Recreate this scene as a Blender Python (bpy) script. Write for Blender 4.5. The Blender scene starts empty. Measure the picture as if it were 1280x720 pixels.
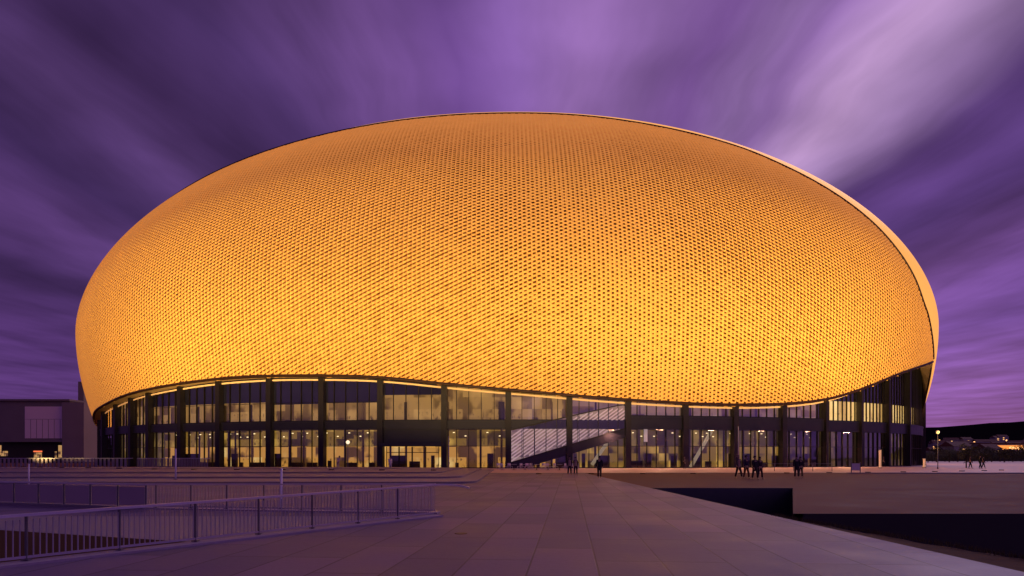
import bpy, bmesh, math, random
import numpy as np
from mathutils import Vector, Matrix
random.seed(7); R = math.radians
sc = bpy.context.scene; C = sc.collection

# ------------------------------------------------------------------ camera
cam = bpy.data.objects.new('camera', bpy.data.cameras.new('camera')); C.objects.link(cam)
cam.location = (0, 0, 1.7); cam.rotation_euler = (R(90), 0, 0)
cam.data.lens = 24; cam.data.sensor_width = 36; cam.data.shift_y = 0.1648
cam.data.clip_start = .1; cam.data.clip_end = 20000
sc.camera = cam
sc.view_settings.view_transform = 'Standard'; sc.view_settings.look = 'None'
sc.view_settings.exposure = 0; sc.view_settings.gamma = 1
sc.cycles.max_bounces = 5; sc.cycles.diffuse_bounces = 3; sc.cycles.glossy_bounces = 3
sc.cycles.transparent_max_bounces = 8; sc.cycles.sample_clamp_indirect = 4

# ------------------------------------------------------------------ node helpers
def lin(c):
    return tuple(((v/255)/12.92 if v/255 <= .04045 else ((v/255+.055)/1.055)**2.4) for v in c)
class NT:
    def __init__(s, nt): s.nt = nt; s.n = nt.nodes; s.l = nt.links
    def new(s, t, **k):
        n = s.n.new(t)
        for a, b in k.items(): setattr(n, a, b)
        return n
    def put(s, sock, v):
        if hasattr(v, 'is_output'): s.l.new(v, sock)
        else: sock.default_value = v
    def math(s, op, a, b=0.0, c=None, clamp=False):
        n = s.new('ShaderNodeMath', operation=op); n.use_clamp = clamp
        s.put(n.inputs[0], a); s.put(n.inputs[1], b)
        if c is not None: s.put(n.inputs[2], c)
        return n.outputs[0]
    def ramp(s, fac, stops, interp='LINEAR'):
        n = s.new('ShaderNodeValToRGB'); n.color_ramp.interpolation = interp
        e = n.color_ramp.elements
        while len(e) < len(stops): e.new(.5)
        for i, (p, c) in enumerate(stops):
            e[i].position = p; e[i].color = tuple(c)+(1,) if len(c) == 3 else c
        s.put(n.inputs[0], fac); return n.outputs[0]
    def noise(s, vec, scale=5, detail=3, rough=.5, dist=0):
        n = s.new('ShaderNodeTexNoise')
        s.put(n.inputs['Vector'], vec); n.inputs['Scale'].default_value = scale
        n.inputs['Detail'].default_value = detail; n.inputs['Roughness'].default_value = rough
        n.inputs['Distortion'].default_value = dist
        return n.outputs[0]
    def comb(s, x, y, z=0.0):
        n = s.new('ShaderNodeCombineXYZ'); s.put(n.inputs[0], x); s.put(n.inputs[1], y); s.put(n.inputs[2], z)
        return n.outputs[0]
    def sep(s, v):
        n = s.new('ShaderNodeSeparateXYZ'); s.put(n.inputs[0], v); return n.outputs
    def mix(s, f, a, b, mode='MIX'):
        n = s.new('ShaderNodeMix', data_type='RGBA', blend_type=mode)
        s.put(n.inputs[0], f); s.put(n.inputs[6], a); s.put(n.inputs[7], b); return n.outputs[2]
    def mapping(s, v, loc=(0,0,0), rot=(0,0,0), sca=(1,1,1)):
        n = s.new('ShaderNodeMapping'); s.put(n.inputs[0], v)
        n.inputs[1].default_value = loc; n.inputs[2].default_value = rot; n.inputs[3].default_value = sca
        return n.outputs[0]

# ------------------------------------------------------------------ sky (long exposure dusk clouds)
w = bpy.data.worlds.new('World'); sc.world = w; w.use_nodes = True
W = NT(w.node_tree); W.n.clear()
out = W.new('ShaderNodeOutputWorld'); bg = W.new('ShaderNodeBackground'); W.l.new(bg.outputs[0], out.inputs[0])
tc = W.new('ShaderNodeTexCoord')
dx, dy, dz = W.sep(tc.outputs['Generated'])
zz = W.math('MAXIMUM', dz, 0.012)
u = W.math('DIVIDE', dx, zz); v = W.math('DIVIDE', dy, zz)
wob = W.noise(W.comb(W.math('MULTIPLY', u, .55), W.math('MULTIPLY', v, .8), 3.3), 1.0, 3)
uu = W.math('ADD', u, W.math('MULTIPLY', W.math('SUBTRACT', wob, .5), .38))
t = W.math('ADD', W.math('MULTIPLY', W.math('DIVIDE', uu, W.math('ADD', W.math('ABSOLUTE', uu), 1.0)), .5), .5)
def ut(x): return x/(1+abs(x))*.5+.5
stops = [(-20, (92,50,128)), (-4.5, (84,46,120)), (-2.6, (66,38,96)), (-2.0, (92,56,128)), (-1.6, (60,36,90)), (-1.2, (82,52,114)),
         (-.95, (64,38,92)), (-.62, (74,46,108)), (-.3, (120,78,160)), (-.12, (104,64,144)), (.03, (130,88,172)),
         (.2, (144,102,178)), (.36, (134,94,168)), (.50, (132,86,172)), (.64, (156,116,192)), (.74, (150,108,186)), (.92, (218,176,240)), (1.04, (194,156,222)),
         (1.3, (98,60,142)), (1.75, (84,50,128)), (2.3, (116,70,158)), (3.4, (98,58,146)), (6, (122,74,168)), (30, (118,70,162))]
base = W.ramp(t, [(ut(a), lin(b)) for a, b in stops])
# fine streaks drawn out along the wind
st = W.noise(W.comb(W.math('MULTIPLY', uu, 2.2), W.math('MULTIPLY', v, .45), .7), 1.0, 5, .55, .3)
st = W.math('ADD', W.math('MULTIPLY', st, 1.9), .05)
big = W.noise(W.comb(W.math('MULTIPLY', u, 1.0), W.math('MULTIPLY', v, .9), 5.1), 1.0, 3, .5, .2)
big = W.math('ADD', W.math('MULTIPLY', big, 1.15), .44)
# low banks lying along the horizon
el = W.noise(W.comb(W.math('MULTIPLY', dx, 2.2), W.math('MULTIPLY', dy, 2.2), W.math('MULTIPLY', dz, 26)), 1.0, 4, .55, .4)
el = W.math('ADD', W.math('MULTIPLY', el, 1.5), .25)
lowm = W.math('SUBTRACT', 1.0, W.math('DIVIDE', dz, .32), clamp=True)
el = W.math('ADD', W.math('MULTIPLY', W.math('SUBTRACT', el, 1.0), lowm), 1.0)
hi = W.math('SUBTRACT', 1.0, lowm)
st = W.math('ADD', W.math('MULTIPLY', W.math('SUBTRACT', st, 1.0), W.math('ADD', W.math('MULTIPLY', hi, .8), .2)), 1.0)
m = W.math('MULTIPLY', W.math('MULTIPLY', st, big), el)
col = W.mix(1.0, base, W.comb(m, m, m), 'MULTIPLY')
# behind the viewer the sky is darker
sky = W.new('ShaderNodeTexSky', sky_type='NISHITA'); sky.sun_disc = False
sky.sun_elevation = R(3); sky.sun_rotation = R(35)
skc = W.mix(1.0, sky.outputs[0], (.002, .0015, .004, 1), 'MULTIPLY')
tot = W.mix(1.0, col, skc, 'ADD')
hs = W.new('ShaderNodeHueSaturation'); hs.inputs['Saturation'].default_value = .92; W.put(hs.inputs['Color'], W.mix(1.0, tot, (1.03, .95, .97, 1), 'MULTIPLY'))
# thicker cloud overhead than just above the horizon, broken up by slow billows
bill = W.noise(W.comb(W.math('MULTIPLY', dx, 2.6), W.math('MULTIPLY', dy, 2.6), W.math('MULTIPLY', dz, 3.2)), 1.0, 3, .5, .6)
hz_ = W.math('ADD', W.math('SUBTRACT', 1.12, W.math('MULTIPLY', W.math('SUBTRACT', dz, .25, clamp=True), 1.15)), W.math('MULTIPLY', W.math('SUBTRACT', bill, .5), 1.1))
hz_ = W.math('MAXIMUM', hz_, .45)
W.l.new(W.mix(1.0, hs.outputs[0], W.comb(hz_, hz_, hz_), 'MULTIPLY'), bg.inputs[0]); bg.inputs[1].default_value = .82

# last light, soft and violet, from behind the stadium's right shoulder
sl = bpy.data.lights.new('sun', 'SUN'); sl.energy = .5; sl.angle = R(20); sl.color = (.92, .72, 1)
so = bpy.data.objects.new('sun', sl); C.objects.link(so)
so.rotation_euler = (Vector((0,0,0))-Vector((.5, .75, .55))).to_track_quat('-Z', 'Y').to_euler()

# ------------------------------------------------------------------ materials
def mat(name, col, rough=.6, metal=0, emit=None, es=0, spec=.5):
    m = bpy.data.materials.new(name); m.use_nodes = True
    b = m.node_tree.nodes['Principled BSDF']
    b.inputs['Base Color'].default_value = tuple(col)+(1,); b.inputs['Roughness'].default_value = rough
    b.inputs['Metallic'].default_value = metal; b.inputs['Specular IOR Level'].default_value = spec
    if emit: b.inputs['Emission Color'].default_value = tuple(emit)+(1,); b.inputs['Emission Strength'].default_value = es
    return m
def vary(m, scale=3, amt=.25, bump=0, stretch=(1,1,1), rv=.1):
    """surface variation: mottled base colour, roughness, optional bump"""
    N = NT(m.node_tree); b = N.n['Principled BSDF']; c = tuple(b.inputs['Base Color'].default_value)
    tcn = N.new('ShaderNodeTexCoord'); vec = N.mapping(tcn.outputs['Object'], sca=stretch)
    n = N.noise(vec, scale, 6, .6)
    f = N.math('ADD', N.math('MULTIPLY', n, 2*amt), 1-amt)
    N.l.new(N.mix(1.0, c, N.comb(f, f, f), 'MULTIPLY'), b.inputs['Base Color'])
    r = b.inputs['Roughness'].default_value
    N.l.new(N.math('ADD', N.math('MULTIPLY', n, 2*rv), r-rv), b.inputs['Roughness'])
    if bump:
        bp = N.new('ShaderNodeBump'); bp.inputs['Strength'].default_value = bump; bp.inputs['Distance'].default_value = .02
        N.l.new(n, bp.inputs['Height']); N.l.new(bp.outputs[0], b.inputs['Normal'])
    return m
M = {}
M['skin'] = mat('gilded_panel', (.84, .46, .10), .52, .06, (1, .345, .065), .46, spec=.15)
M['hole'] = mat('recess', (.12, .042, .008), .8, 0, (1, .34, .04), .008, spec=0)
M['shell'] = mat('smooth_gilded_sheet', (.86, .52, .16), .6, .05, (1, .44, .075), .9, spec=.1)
M['rim'] = vary(mat('rim_metal', (.05, .018, .014), .5, .3), 2, .3)
M['cove'] = mat('cove_lighting', (.8, .6, .35), .6, 0, (1, .42, .14), .45)
M['column'] = vary(mat('column_metal', (.030, .022, .026), .45, .4), 1.5, .4)
M['beam'] = vary(mat('beam_panel', (.030, .024, .042), .4, .3), .6, .3)
M['mullion'] = mat('mullion', (.03, .02, .018), .4, .5)
M['spandrel'] = vary(mat('dark_blue_panel', (.030, .030, .085), .18, 0), .3, .3)
M['slab'] = mat('slab', (.12, .09, .07), .8)

def uneven(m, amt):
    """panels that glow a little unevenly, with slight soiling"""
    N = NT(m.node_tree); b = N.n['Principled BSDF']; tcn = N.new('ShaderNodeTexCoord'); es = b.inputs['Emission Strength'].default_value
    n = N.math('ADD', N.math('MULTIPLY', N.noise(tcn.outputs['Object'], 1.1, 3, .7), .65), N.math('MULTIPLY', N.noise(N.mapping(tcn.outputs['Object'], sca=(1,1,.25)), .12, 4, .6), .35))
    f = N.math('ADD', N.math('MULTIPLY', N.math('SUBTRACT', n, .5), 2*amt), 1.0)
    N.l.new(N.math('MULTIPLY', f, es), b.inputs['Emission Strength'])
    N.l.new(N.mix(1.0, tuple(b.inputs['Base Color'].default_value), N.comb(f, f, f), 'MULTIPLY'), b.inputs['Base Color'])
uneven(M['skin'], .24)
def glass(name, tint, refl=.2):
    m = bpy.data.materials.new(name); m.use_nodes = True; N = NT(m.node_tree); N.n.clear()
    o = N.new('ShaderNodeOutputMaterial'); tr = N.new('ShaderNodeBsdfTransparent'); gl = N.new('ShaderNodeBsdfGlossy')
    tr.inputs[0].default_value = tuple(tint)+(1,); gl.inputs['Roughness'].default_value = .03; gl.inputs[0].default_value = (.9,.9,.95,1)
    fr = N.new('ShaderNodeFresnel'); fr.inputs[0].default_value = 1.5
    mx = N.new('ShaderNodeMixShader'); N.l.new(N.math('ADD', fr.outputs[0], refl-.04, clamp=True), mx.inputs[0])
    N.l.new(tr.outputs[0], mx.inputs[1]); N.l.new(gl.outputs[0], mx.inputs[2]); N.l.new(mx.outputs[0], o.inputs[0])
    return m
M['glass'] = glass('window_glass', (.82, .8, .74), .10)
M['glass_mauve'] = glass('mirrored_mauve_glass', (.75, .66, .66), .2)
M['glass_dark'] = glass('dark_glass', (.35, .33, .36), .16)

def interior(name, c1, c2, c3, es, sx=.9, sz=.8):
    """lit room surfaces: walls, shelves and people in blocky patches; z is height"""
    m = bpy.data.materials.new(name); m.use_nodes = True; N = NT(m.node_tree); b = N.n['Principled BSDF']
    uvn = N.new('ShaderNodeUVMap'); uvn.uv_map = 'UVMap'
    x, y, _ = N.sep(uvn.outputs[0])
    wn_ = N.new('ShaderNodeTexWhiteNoise', noise_dimensions='2D')
    N.put(wn_.inputs['Vector'], N.comb(N.math('FLOOR', N.math('MULTIPLY', x, sx)), N.math('FLOOR', N.math('MULTIPLY', y, sz)), 0))
    k = wn_.outputs['Value']
    n = N.noise(N.comb(N.math('MULTIPLY', x, .35), N.math('MULTIPLY', y, .25)), 1, 3)
    f = N.math('ADD', N.math('MULTIPLY', k, .75), N.math('MULTIPLY', N.math('SUBTRACT', n, .5), 1.3)); f = N.math('ADD', f, .12, clamp=True)
    c = N.ramp(f, [(0, c3), (.28, c3), (.42, c1), (.72, c1), (1, c2)])
    # people and furniture low down
    low = N.noise(N.comb(N.math('MULTIPLY', x, 2.4), N.math('MULTIPLY', y, .9), 9), 1, 4, .6)
    lo = N.math('MULTIPLY', N.math('GREATER_THAN', low, .60), N.math('LESS_THAN', y, N.math('ADD', .8, N.math('MULTIPLY', low, 1.0))))
    g = N.math('SUBTRACT', 1.0, N.math('MULTIPLY', lo, .8))
    c = N.mix(1.0, c, N.comb(g, g, g), 'MULTIPLY')
    N.l.new(c, b.inputs['Emission Color']); b.inputs['Emission Strength'].default_value = es
    b.inputs['Base Color'].default_value = (.3, .22, .12, 1)
    return m
M['room_warm'] = interior('warm_room', (.66, .32, .065), (1, .70, .28), (.10, .045, .012), .88, .62, .62)
M['room_olive'] = interior('dim_room', (.15, .085, .014), (.50, .30, .06), (.015, .010, .004), 1.35, .62, .9)
M['room_hall'] = interior('upper_hall', (.50, .27, .085), (.85, .48, .16), (.09, .045, .014), .60, .66, .55)
M['room_bright'] = interior('bright_hall', (.85,.55,.18), (1,.72,.30), (.5,.3,.09), 1.25, .5, .25)
M['room_dark'] = interior('faintly_lit_room', (.05, .034, .012), (.34, .21, .05), (.008, .006, .006), 1.0, .5, .3)  # darkest rooms glow too, their dim light is put in as emission
M['room_mauve'] = interior('pale_room', (.34, .22, .15), (.60, .42, .28), (.08, .05, .04), .65, .25, .9)

# ------------------------------------------------------------------ mesh helpers
def link(name, me, m=None, parent=None):
    o = bpy.data.objects.new(name, me); C.objects.link(o)
    if me is not None and m is not None:
        for k in (m if isinstance(m, (list, tuple)) else [m]): me.materials.append(k)
    if parent: o.parent = parent
    return o
def empty(name, loc=(0,0,0), rz=0):
    o = bpy.data.objects.new(name, None); C.objects.link(o); o.location = loc; o.rotation_euler = (0,0,rz); o.empty_display_size = .3
    return o
def tag(o, label=None, cat=None, group=None, kind=None):
    if label: o['label'] = label
    if cat: o['category'] = cat
    if group: o['group'] = group
    if kind: o['kind'] = kind
    return o
class MB:
    def __init__(s): s.v = []; s.f = []; s.uv = []
    def add(s, vs, fs, uvs=None):
        o = len(s.v); s.v += [tuple(p) for p in vs]
        for i, f in enumerate(fs):
            s.f.append([o+k for k in f]); s.uv.append(uvs[i] if uvs else [(0,0)]*len(f))
        return s
    def box(s, c, d, rz=0, M4=None):
        x, y, z = d[0]/2, d[1]/2, d[2]/2; cs, sn = math.cos(rz), math.sin(rz)
        vs = []
        for a in (-1,1):
            for b in (-1,1):
                for e in (-1,1):
                    p = Vector((a*x, b*y, e*z))
                    p = (M4 @ p) if M4 else Vector((p.x*cs-p.y*sn, p.x*sn+p.y*cs, p.z))
                    vs.append(p+Vector(c))
        return s.add(vs, [(0,1,3,2),(4,6,7,5),(0,4,5,1),(2,3,7,6),(0,2,6,4),(1,5,7,3)])
    def bar(s, a, b, w, h=None, up=(0,0,1)):
        """box beam from a to b, w wide, h deep"""
        a, b = Vector(a), Vector(b); h = h or w; d = (b-a); L = d.length
        if L < 1e-6: return s
        d.normalize(); sd = d.cross(Vector(up))
        if sd.length < 1e-4: sd = Vector((1,0,0))
        sd.normalize(); u_ = sd.cross(d)
        vs = []
        for p in (a, b):
            for i, j in ((-1,-1),(1,-1),(1,1),(-1,1)): vs.append(p+sd*(i*w/2)+u_*(j*h/2))
        return s.add(vs, [(3,2,1,0),(4,5,6,7),(0,1,5,4),(1,2,6,5),(2,3,7,6),(3,0,4,7)])
    def tube(s, pts, r, n=8, caps=True):
        pts = [Vector(p) for p in pts]; rs = r if isinstance(r, (list,tuple)) else [r]*len(pts); o = len(s.v); vs = []
        for i, p in enumerate(pts):
            d = (pts[min(i+1,len(pts)-1)]-pts[max(i-1,0)]).normalized()
            a = d.cross(Vector((0,0,1)))
            if a.length < .05: a = d.cross(Vector((0,1,0)))
            a.normalize(); b = d.cross(a)
            for k in range(n):
                t_ = 2*math.pi*k/n; vs.append(p+(a*math.cos(t_)+b*math.sin(t_))*rs[i])
        fs = []
        for i in range(len(pts)-1):
            for k in range(n):
                fs.append((i*n+k, i*n+(k+1)%n, (i+1)*n+(k+1)%n, (i+1)*n+k))
        if caps: fs.append(tuple(range(n))[::-1]); fs.append(tuple((len(pts)-1)*n+k for k in range(n)))
        return s.add(vs, fs)
    def prism(s, poly, z0, z1):
        n = len(poly); vs = [(p[0],p[1],z0) for p in poly]+[(p[0],p[1],z1) for p in poly]
        fs = [tuple(range(n))[::-1], tuple(range(n,2*n))]+[(i,(i+1)%n,n+(i+1)%n,n+i) for i in range(n)]
        return s.add(vs, fs)
    def wallstrip(s, pts, z0, z1, v0=0):
        """vertical sheet along pts (xy), uv in metres (v = height over v0)"""
        L = 0
        for i in range(len(pts)-1):
            a, b = pts[i], pts[i+1]; d = math.hypot(b[0]-a[0], b[1]-a[1])
            za0, zb0 = (z0[i], z0[i+1]) if isinstance(z0, list) else (z0, z0)
            za1, zb1 = (z1[i], z1[i+1]) if isinstance(z1, list) else (z1, z1)
            s.add([(a[0],a[1],za0),(b[0],b[1],zb0),(b[0],b[1],zb1),(a[0],a[1],za1)], [(0,1,2,3)],
                  [[(L,za0-v0),(L+d,zb0-v0),(L+d,zb1-v0),(L,za1-v0)]])
            L += d
        return s
    def build(s, name, m, parent=None, smooth=False, origin=None):
        me = bpy.data.meshes.new(name)
        vs = s.v
        if origin: vs = [(p[0]-origin[0], p[1]-origin[1], p[2]-origin[2]) for p in vs]
        me.from_pydata(vs, [], s.f)
        ul = me.uv_layers.new(name='UVMap'); flat = [c for f in s.uv for uvp in f for c in uvp]
        ul.data.foreach_set('uv', flat)
        if smooth: me.polygons.foreach_set('use_smooth', [True]*len(me.polygons))
        me.update(); o = link(name, me, m, parent)
        if origin: o.location = origin
        return o

# ------------------------------------------------------------------ ground, paving, voids
def paving(name, col, rough, amt=.25, wet=0):
    m = mat(name, col, rough, spec=.22); N = NT(m.node_tree); b = N.n['Principled BSDF']
    g = N.new('ShaderNodeNewGeometry'); pos = g.outputs['Position']
    n1 = N.noise(pos, .35, 5, .6); n2 = N.noise(pos, 9, 4, .6)
    f = N.math('ADD', N.math('MULTIPLY', N.math('SUBTRACT', n1, .5), 2.6*amt), N.math('ADD', N.math('MULTIPLY', n2, amt), 1-amt*.5))
    return m, N, b, pos, n1, n2, f
def slab_mat():
    m, N, b, pos, n1, n2, f = paving('granite_paving', (.30, .26, .27), .62, .3)
    vec = N.mapping(pos, (.62, .78, 0), (0, 0, R(4.8)))
    br = N.new('ShaderNodeTexBrick'); N.put(br.inputs['Vector'], N.mapping(vec, rot=(0,0,R(90))))
    br.inputs['Scale'].default_value = 1; br.inputs['Brick Width'].default_value = 3.0; br.inputs['Row Height'].default_value = 1.05
    br.inputs['Mortar Size'].default_value = .017; br.inputs['Mortar Smooth'].default_value = .3; br.offset = 0.5; br.offset_frequency = 3
    br.inputs['Color1'].default_value = (.80, .80, .84, 1); br.inputs['Color2'].default_value = (1.2, 1.15, 1.18, 1)
    br.inputs['Mortar'].default_value = (.36, .34, .37, 1); br.inputs['Bias'].default_value = -.15
    c = N.mix(1.0, (.142, .100, .190, 1), br.outputs[0], 'MULTIPLY')
    N.l.new(N.mix(1.0, c, N.comb(f, f, f), 'MULTIPLY'), b.inputs['Base Color'])
    # worn spots and gum
    N.l.new(N.math('ADD', N.math('MULTIPLY', n1, .5), .34), b.inputs['Roughness'])
    bp = N.new('ShaderNodeBump'); bp.inputs['Distance'].default_value = .01; bp.inputs['Strength'].default_value = .5
    N.l.new(N.math('SUBTRACT', n2, N.math('MULTIPLY', br.outputs[1], 1.5)), bp.inputs['Height']); N.l.new(bp.outputs[0], b.inputs['Normal'])
    return m
def plain_mat(name, col, rough, amt=.22):
    m, N, b, pos, n1, n2, f = paving(name, col, rough, amt)
    N.l.new(N.mix(1.0, tuple(col)+(1,), N.comb(f, f, f), 'MULTIPLY'), b.inputs['Base Color'])
    N.l.new(N.math('ADD', N.math('MULTIPLY', n1, .4), rough-.2), b.inputs['Roughness'])
    bp = N.new('ShaderNodeBump'); bp.inputs['Distance'].default_value = .01; bp.inputs['Strength'].default_value = .4
    N.l.new(n2, bp.inputs['Height']); N.l.new(bp.outputs[0], b.inputs['Normal'])
    return m
M['slabs'] = slab_mat()
M['asphalt'] = plain_mat('reddish_asphalt', (.115, .034, .030), .85)
M['pale'] = plain_mat('pale_granite', (.55, .37, .33), .6)
M['darkwall'] = vary(mat('dark_cladding', (.028, .026, .05), .5), 1, .3)
M['blackwall'] = vary(mat('black_concrete', (.020, .016, .020), .8), 1, .5)
M['ground'] = plain_mat('dark_ground', (.05, .045, .04), .8)
M['strip'] = vary(mat('weathering_steel_edge', (.075, .040, .028), .95, spec=.1), 6, .5, .5)
M['brownwall'] = vary(mat('brown_slatted_wall', (.22, .13, .04), .7), 4, .4, 0, (8,8,.3))
M['kerb'] = plain_mat('granite_kerb', (.22, .18, .24), .6); M['palekerb'] = plain_mat('pale_granite_kerb', (.34, .27, .36), .6)

def sheet(name, polys, z, m, kind='structure'):
    b = MB()
    for p in polys: b.add([(x, y, z) for x, y in p], [tuple(range(len(p)))])
    return tag(b.build(name, m), kind=kind)
EX = 7.55                                    # right edge of the walkway
RA, RB = Vector((-7.94, 10.6)), Vector((-2.23, 19.5))     # railing line on its left edge
rd = (RB-RA).normalized()
def rl(y): return RA.x+(y-RA.y)*rd.x/rd.y
FAR = [(-3000,-400),(3000,-400),(3000,4000),(-3000,4000)]
sheet('ground', [FAR], -3.2, M['ground'])
walk = [(rl(-8),-8),(EX,-8),(EX,72),(-45,72),(-45,19.5),(-2.23,19.5)]
sheet('walkway', [walk], 0.0, M['slabs'])
sheet('plaza', [[(EX,37.2),(15.3,37.2),(15.3,72),(EX,72)], [(15.3,37.2),(8.4,20.4),(70,20.4),(70,72),(15.3,72)],
                [(70,20.4),(400,20.4),(400,72),(70,72)]], 0.0, M['asphalt'])
sheet('forecourt', [[(-14,72),(400,72),(400,260),(-14,260)]], 0.0, M['pale'])
sheet('west_plaza', [[(-400,72),(-14,72),(-14,260),(-400,260)], [(-400,19.5),(-45,19.5),(-45,72),(-400,72)]], 0.0, M['asphalt'])
# lower pavement seen through the railing; trench wedge between it and the railing
TR = [(-6.6,13.6),(-12.0,15.9),(-26,22)]
sheet('lower_path', [[(-6.1,13.5),(-2.23,19.5),(-45,19.5),(-45,30.3),(-26,22),(-12,15.9)][:3]+[(-26,22),(-12,15.9)]], 0.0, M['kerb'])
sheet('side_terrace', [[(-400,19.5),(-400,-60),(-60,-60),(-60,19.5)]], -.004, M['asphalt'])
# void walls (retaining faces)
b = MB()
b.prism([(EX+.002,37.2),(15.3,37.2),(15.3,37.5),(EX+.002,37.5)], -3.2, -.004)
b.prism([(8.4,20.4),(15.3,37.2),(15.6,37.2),(8.7,20.4)], -3.2, -.006)
tag(b.build('stairwell_wall', M['darkwall']), 'dark blue clad retaining wall of the stairwell beside the walkway', 'wall')
b = MB(); b.prism([(8.4,20.4),(200,20.4),(200,20.7),(8.7,20.7)], -3.2, -.004)
tag(b.build('retaining_wall', M['blackwall']), 'long black retaining wall below the plaza edge on the right', 'wall')
b = MB(); b.prism([(-26,22),(-12,15.9),(-6.1,13.5),(-6.2,13.8),(-12,16.2),(-26,22.3)], -3.2, -.004)
tag(b.build('trench_wall', M['brownwall']), 'brown slatted trench wall behind the near left railing', 'wall')
b = MB(); b.prism([(EX,-8),(EX+.001,37.2),(EX-.3,37.2),(EX-.3,-8)][::-1], -3.2, -.004); b.prism([(rl(-8),-8),(rl(-8)+.3,-8),(-2.0,19.4),(RB.x,19.4)], -3.2, -.006)
tag(b.build('walkway_base', M['blackwall']), kind='structure')
# planted edge right of the walkway
b = MB()
ys = np.linspace(20.2, -2, 60); prev = None
for y in ys:
    wd = .22+max(0, (19-y))*.125+random.uniform(-.05,.05)
    cur = [(EX+.002, y, -.004), (EX+.12, y, -.02), (EX+wd, y, -.06+random.uniform(-.02,.03)), (EX+wd+.1, y, -.6)]
    if prev: b.add(prev+cur, [(0,1,5,4),(1,2,6,5),(2,3,7,6)])
    prev = cur
tag(b.build('edge_strip', M['strip']), kind='structure')
b = MB()
for i in range(2600):
    y = random.uniform(4, 20); wd = .22+max(0, (19-y))*.125
    x = EX+wd-abs(random.gauss(0,.12)); h = random.uniform(.03,.10); a = random.uniform(0,6.28)
    b.add([(x-.008*math.cos(a),y-.008*math.sin(a),-.02),(x+.008*math.cos(a),y+.008*math.sin(a),-.02),(x+random.uniform(-.04,.04),y+random.uniform(-.04,.04),h)], [(0,1,2)])
M['grass'] = mat('dry_grass', (.07,.055,.022), .95)
tag(b.build('grass', M['grass']), 'dry grass tufts along the right edge of the walkway', 'grass', kind='stuff')
b = MB(); b.prism([(14, 71.2),(400,71.2),(400,71.5),(14,71.5)], .0, .03)
b.prism([(34, 69),(300,66.5),(300,67),(34,69.4)], .0, .10)
tag(b.build('kerb', M['kerb']), kind='structure')
# low steps sweeping across the left
b = MB()
for k, (y0, x1, z) in enumerate([(43,-4.5,.12),(50,-6,.24),(60,-8.5,.36),(74,-15,.42)]):
    pts = [(-110+i*(x1+110)/40, y0) for i in range(41)]
    arc = [(x1+2.2*math.sin(a), y0+2.2-2.2*math.cos(a)) for a in np.linspace(0, math.pi/2, 10)[1:]]
    poly = pts+arc+[(x1+2.2, 86-k*.3), (-110, 86-k*.3)]
    b.prism(poly, .0+(0 if k == 0 else .0), z)
tag(b.build('terrace_steps', M['kerb']), kind='structure')

# ------------------------------------------------------------------ the stadium body
CX, CY, BA, BB, Z0, H1, H2, E1, E2, EH, TL, SH, Q, CA, CB = (-0.7005, 167.0796, 94.5385, 68.7359, 27.2702, 49.1348, 73.6692, 1.0639, 1.0453, 0.9351, 1.0271, -0.0123, -0.182, 0.1109, -0.1996)
def sp(c, e): return np.sign(c)*np.abs(c)**e
def S(T, P):
    T, P = np.asarray(T, float), np.asarray(P, float); up = P >= 0
    r = sp(np.cos(P), np.where(up, E1, E2)); s = sp(np.sin(P), np.where(up, E1, E2))
    x = BA*r*sp(np.cos(T), EH); y = BB*r*sp(np.sin(T), EH)
    z = Z0+np.where(up, H1, H2)*s; t_ = x/BA
    z = z+TL*x*.01+Q*t_*t_+CA*t_**3
    return np.stack([CX+x+SH*(z-Z0)+CB*t_*t_, CY+y, z], -1)
def SN(T, P):
    e = 1e-3; a = S(T+e, P)-S(T-e, P); b_ = S(T, P+e)-S(T, P-e); n = np.cross(a, b_)
    return n/(np.linalg.norm(n, axis=-1, keepdims=True)+1e-12)
BOT = np.array([(3.35,-.275),(3.55,-.255),(3.67,-.235),(3.75,-.228),(3.84,-.22),(3.92,-.209),(4.03,-.2),(4.14,-.193),(4.23,-.189),(4.34,-.189),(4.43,-.193),
                (4.53,-.2),(4.62,-.216),(4.71,-.23),(4.79,-.242),(4.89,-.253),(4.98,-.259),(5.07,-.262),(5.17,-.259),(5.28,-.247),(5.34,-.23),
                (5.41,-.207),(5.49,-.178),(5.59,-.153),(5.70,-.13),(5.80,-.11)])
CR = [(3.36,-.35),(3.36,-.1),(3.38,.15),(3.5,.36),(3.75,.56),(4.01,.675),(4.31,.775),(4.53,.825),(4.73,.838),(4.92,.815),(5.13,.735),(5.28,.65),(5.35,.565),(5.41,.49),(5.463,.41),(5.505,.33),(5.54,.235),(5.572,.138),(5.603,.036),(5.654,-.035),(5.735,-.12)]
def smoothc(pts, n=12):
    p = np.array(pts, float); o = []
    for i in range(len(p)-1):
        p0, p1, p2, p3 = p[max(i-1,0)], p[i], p[i+1], p[min(i+2,len(p)-1)]
        for t_ in np.linspace(0, 1, n, endpoint=False):
            o.append(.5*((2*p1)+(-p0+p2)*t_+(2*p0-5*p1+4*p2-p3)*t_**2+(-p0+3*p1-3*p2+p3)*t_**3))
    o.append(p[-1]); return np.array(o)
BS = smoothc(BOT)
_k = np.exp(-np.linspace(-2, 2, 41)**2)
_T = np.linspace(3.35, 5.8, 1200); _P = np.interp(_T, BS[:,0], BS[:,1]); _k = np.exp(-np.linspace(-2,2,111)**2); _k /= _k.sum()
BS = np.stack([_T, np.convolve(np.pad(_P, 55, mode='reflect', reflect_type='odd'), _k, 'valid')], 1)[::5]
CS = smoothc(CR)
def bot(T): return np.interp(T, BS[:,0], BS[:,1])
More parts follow.
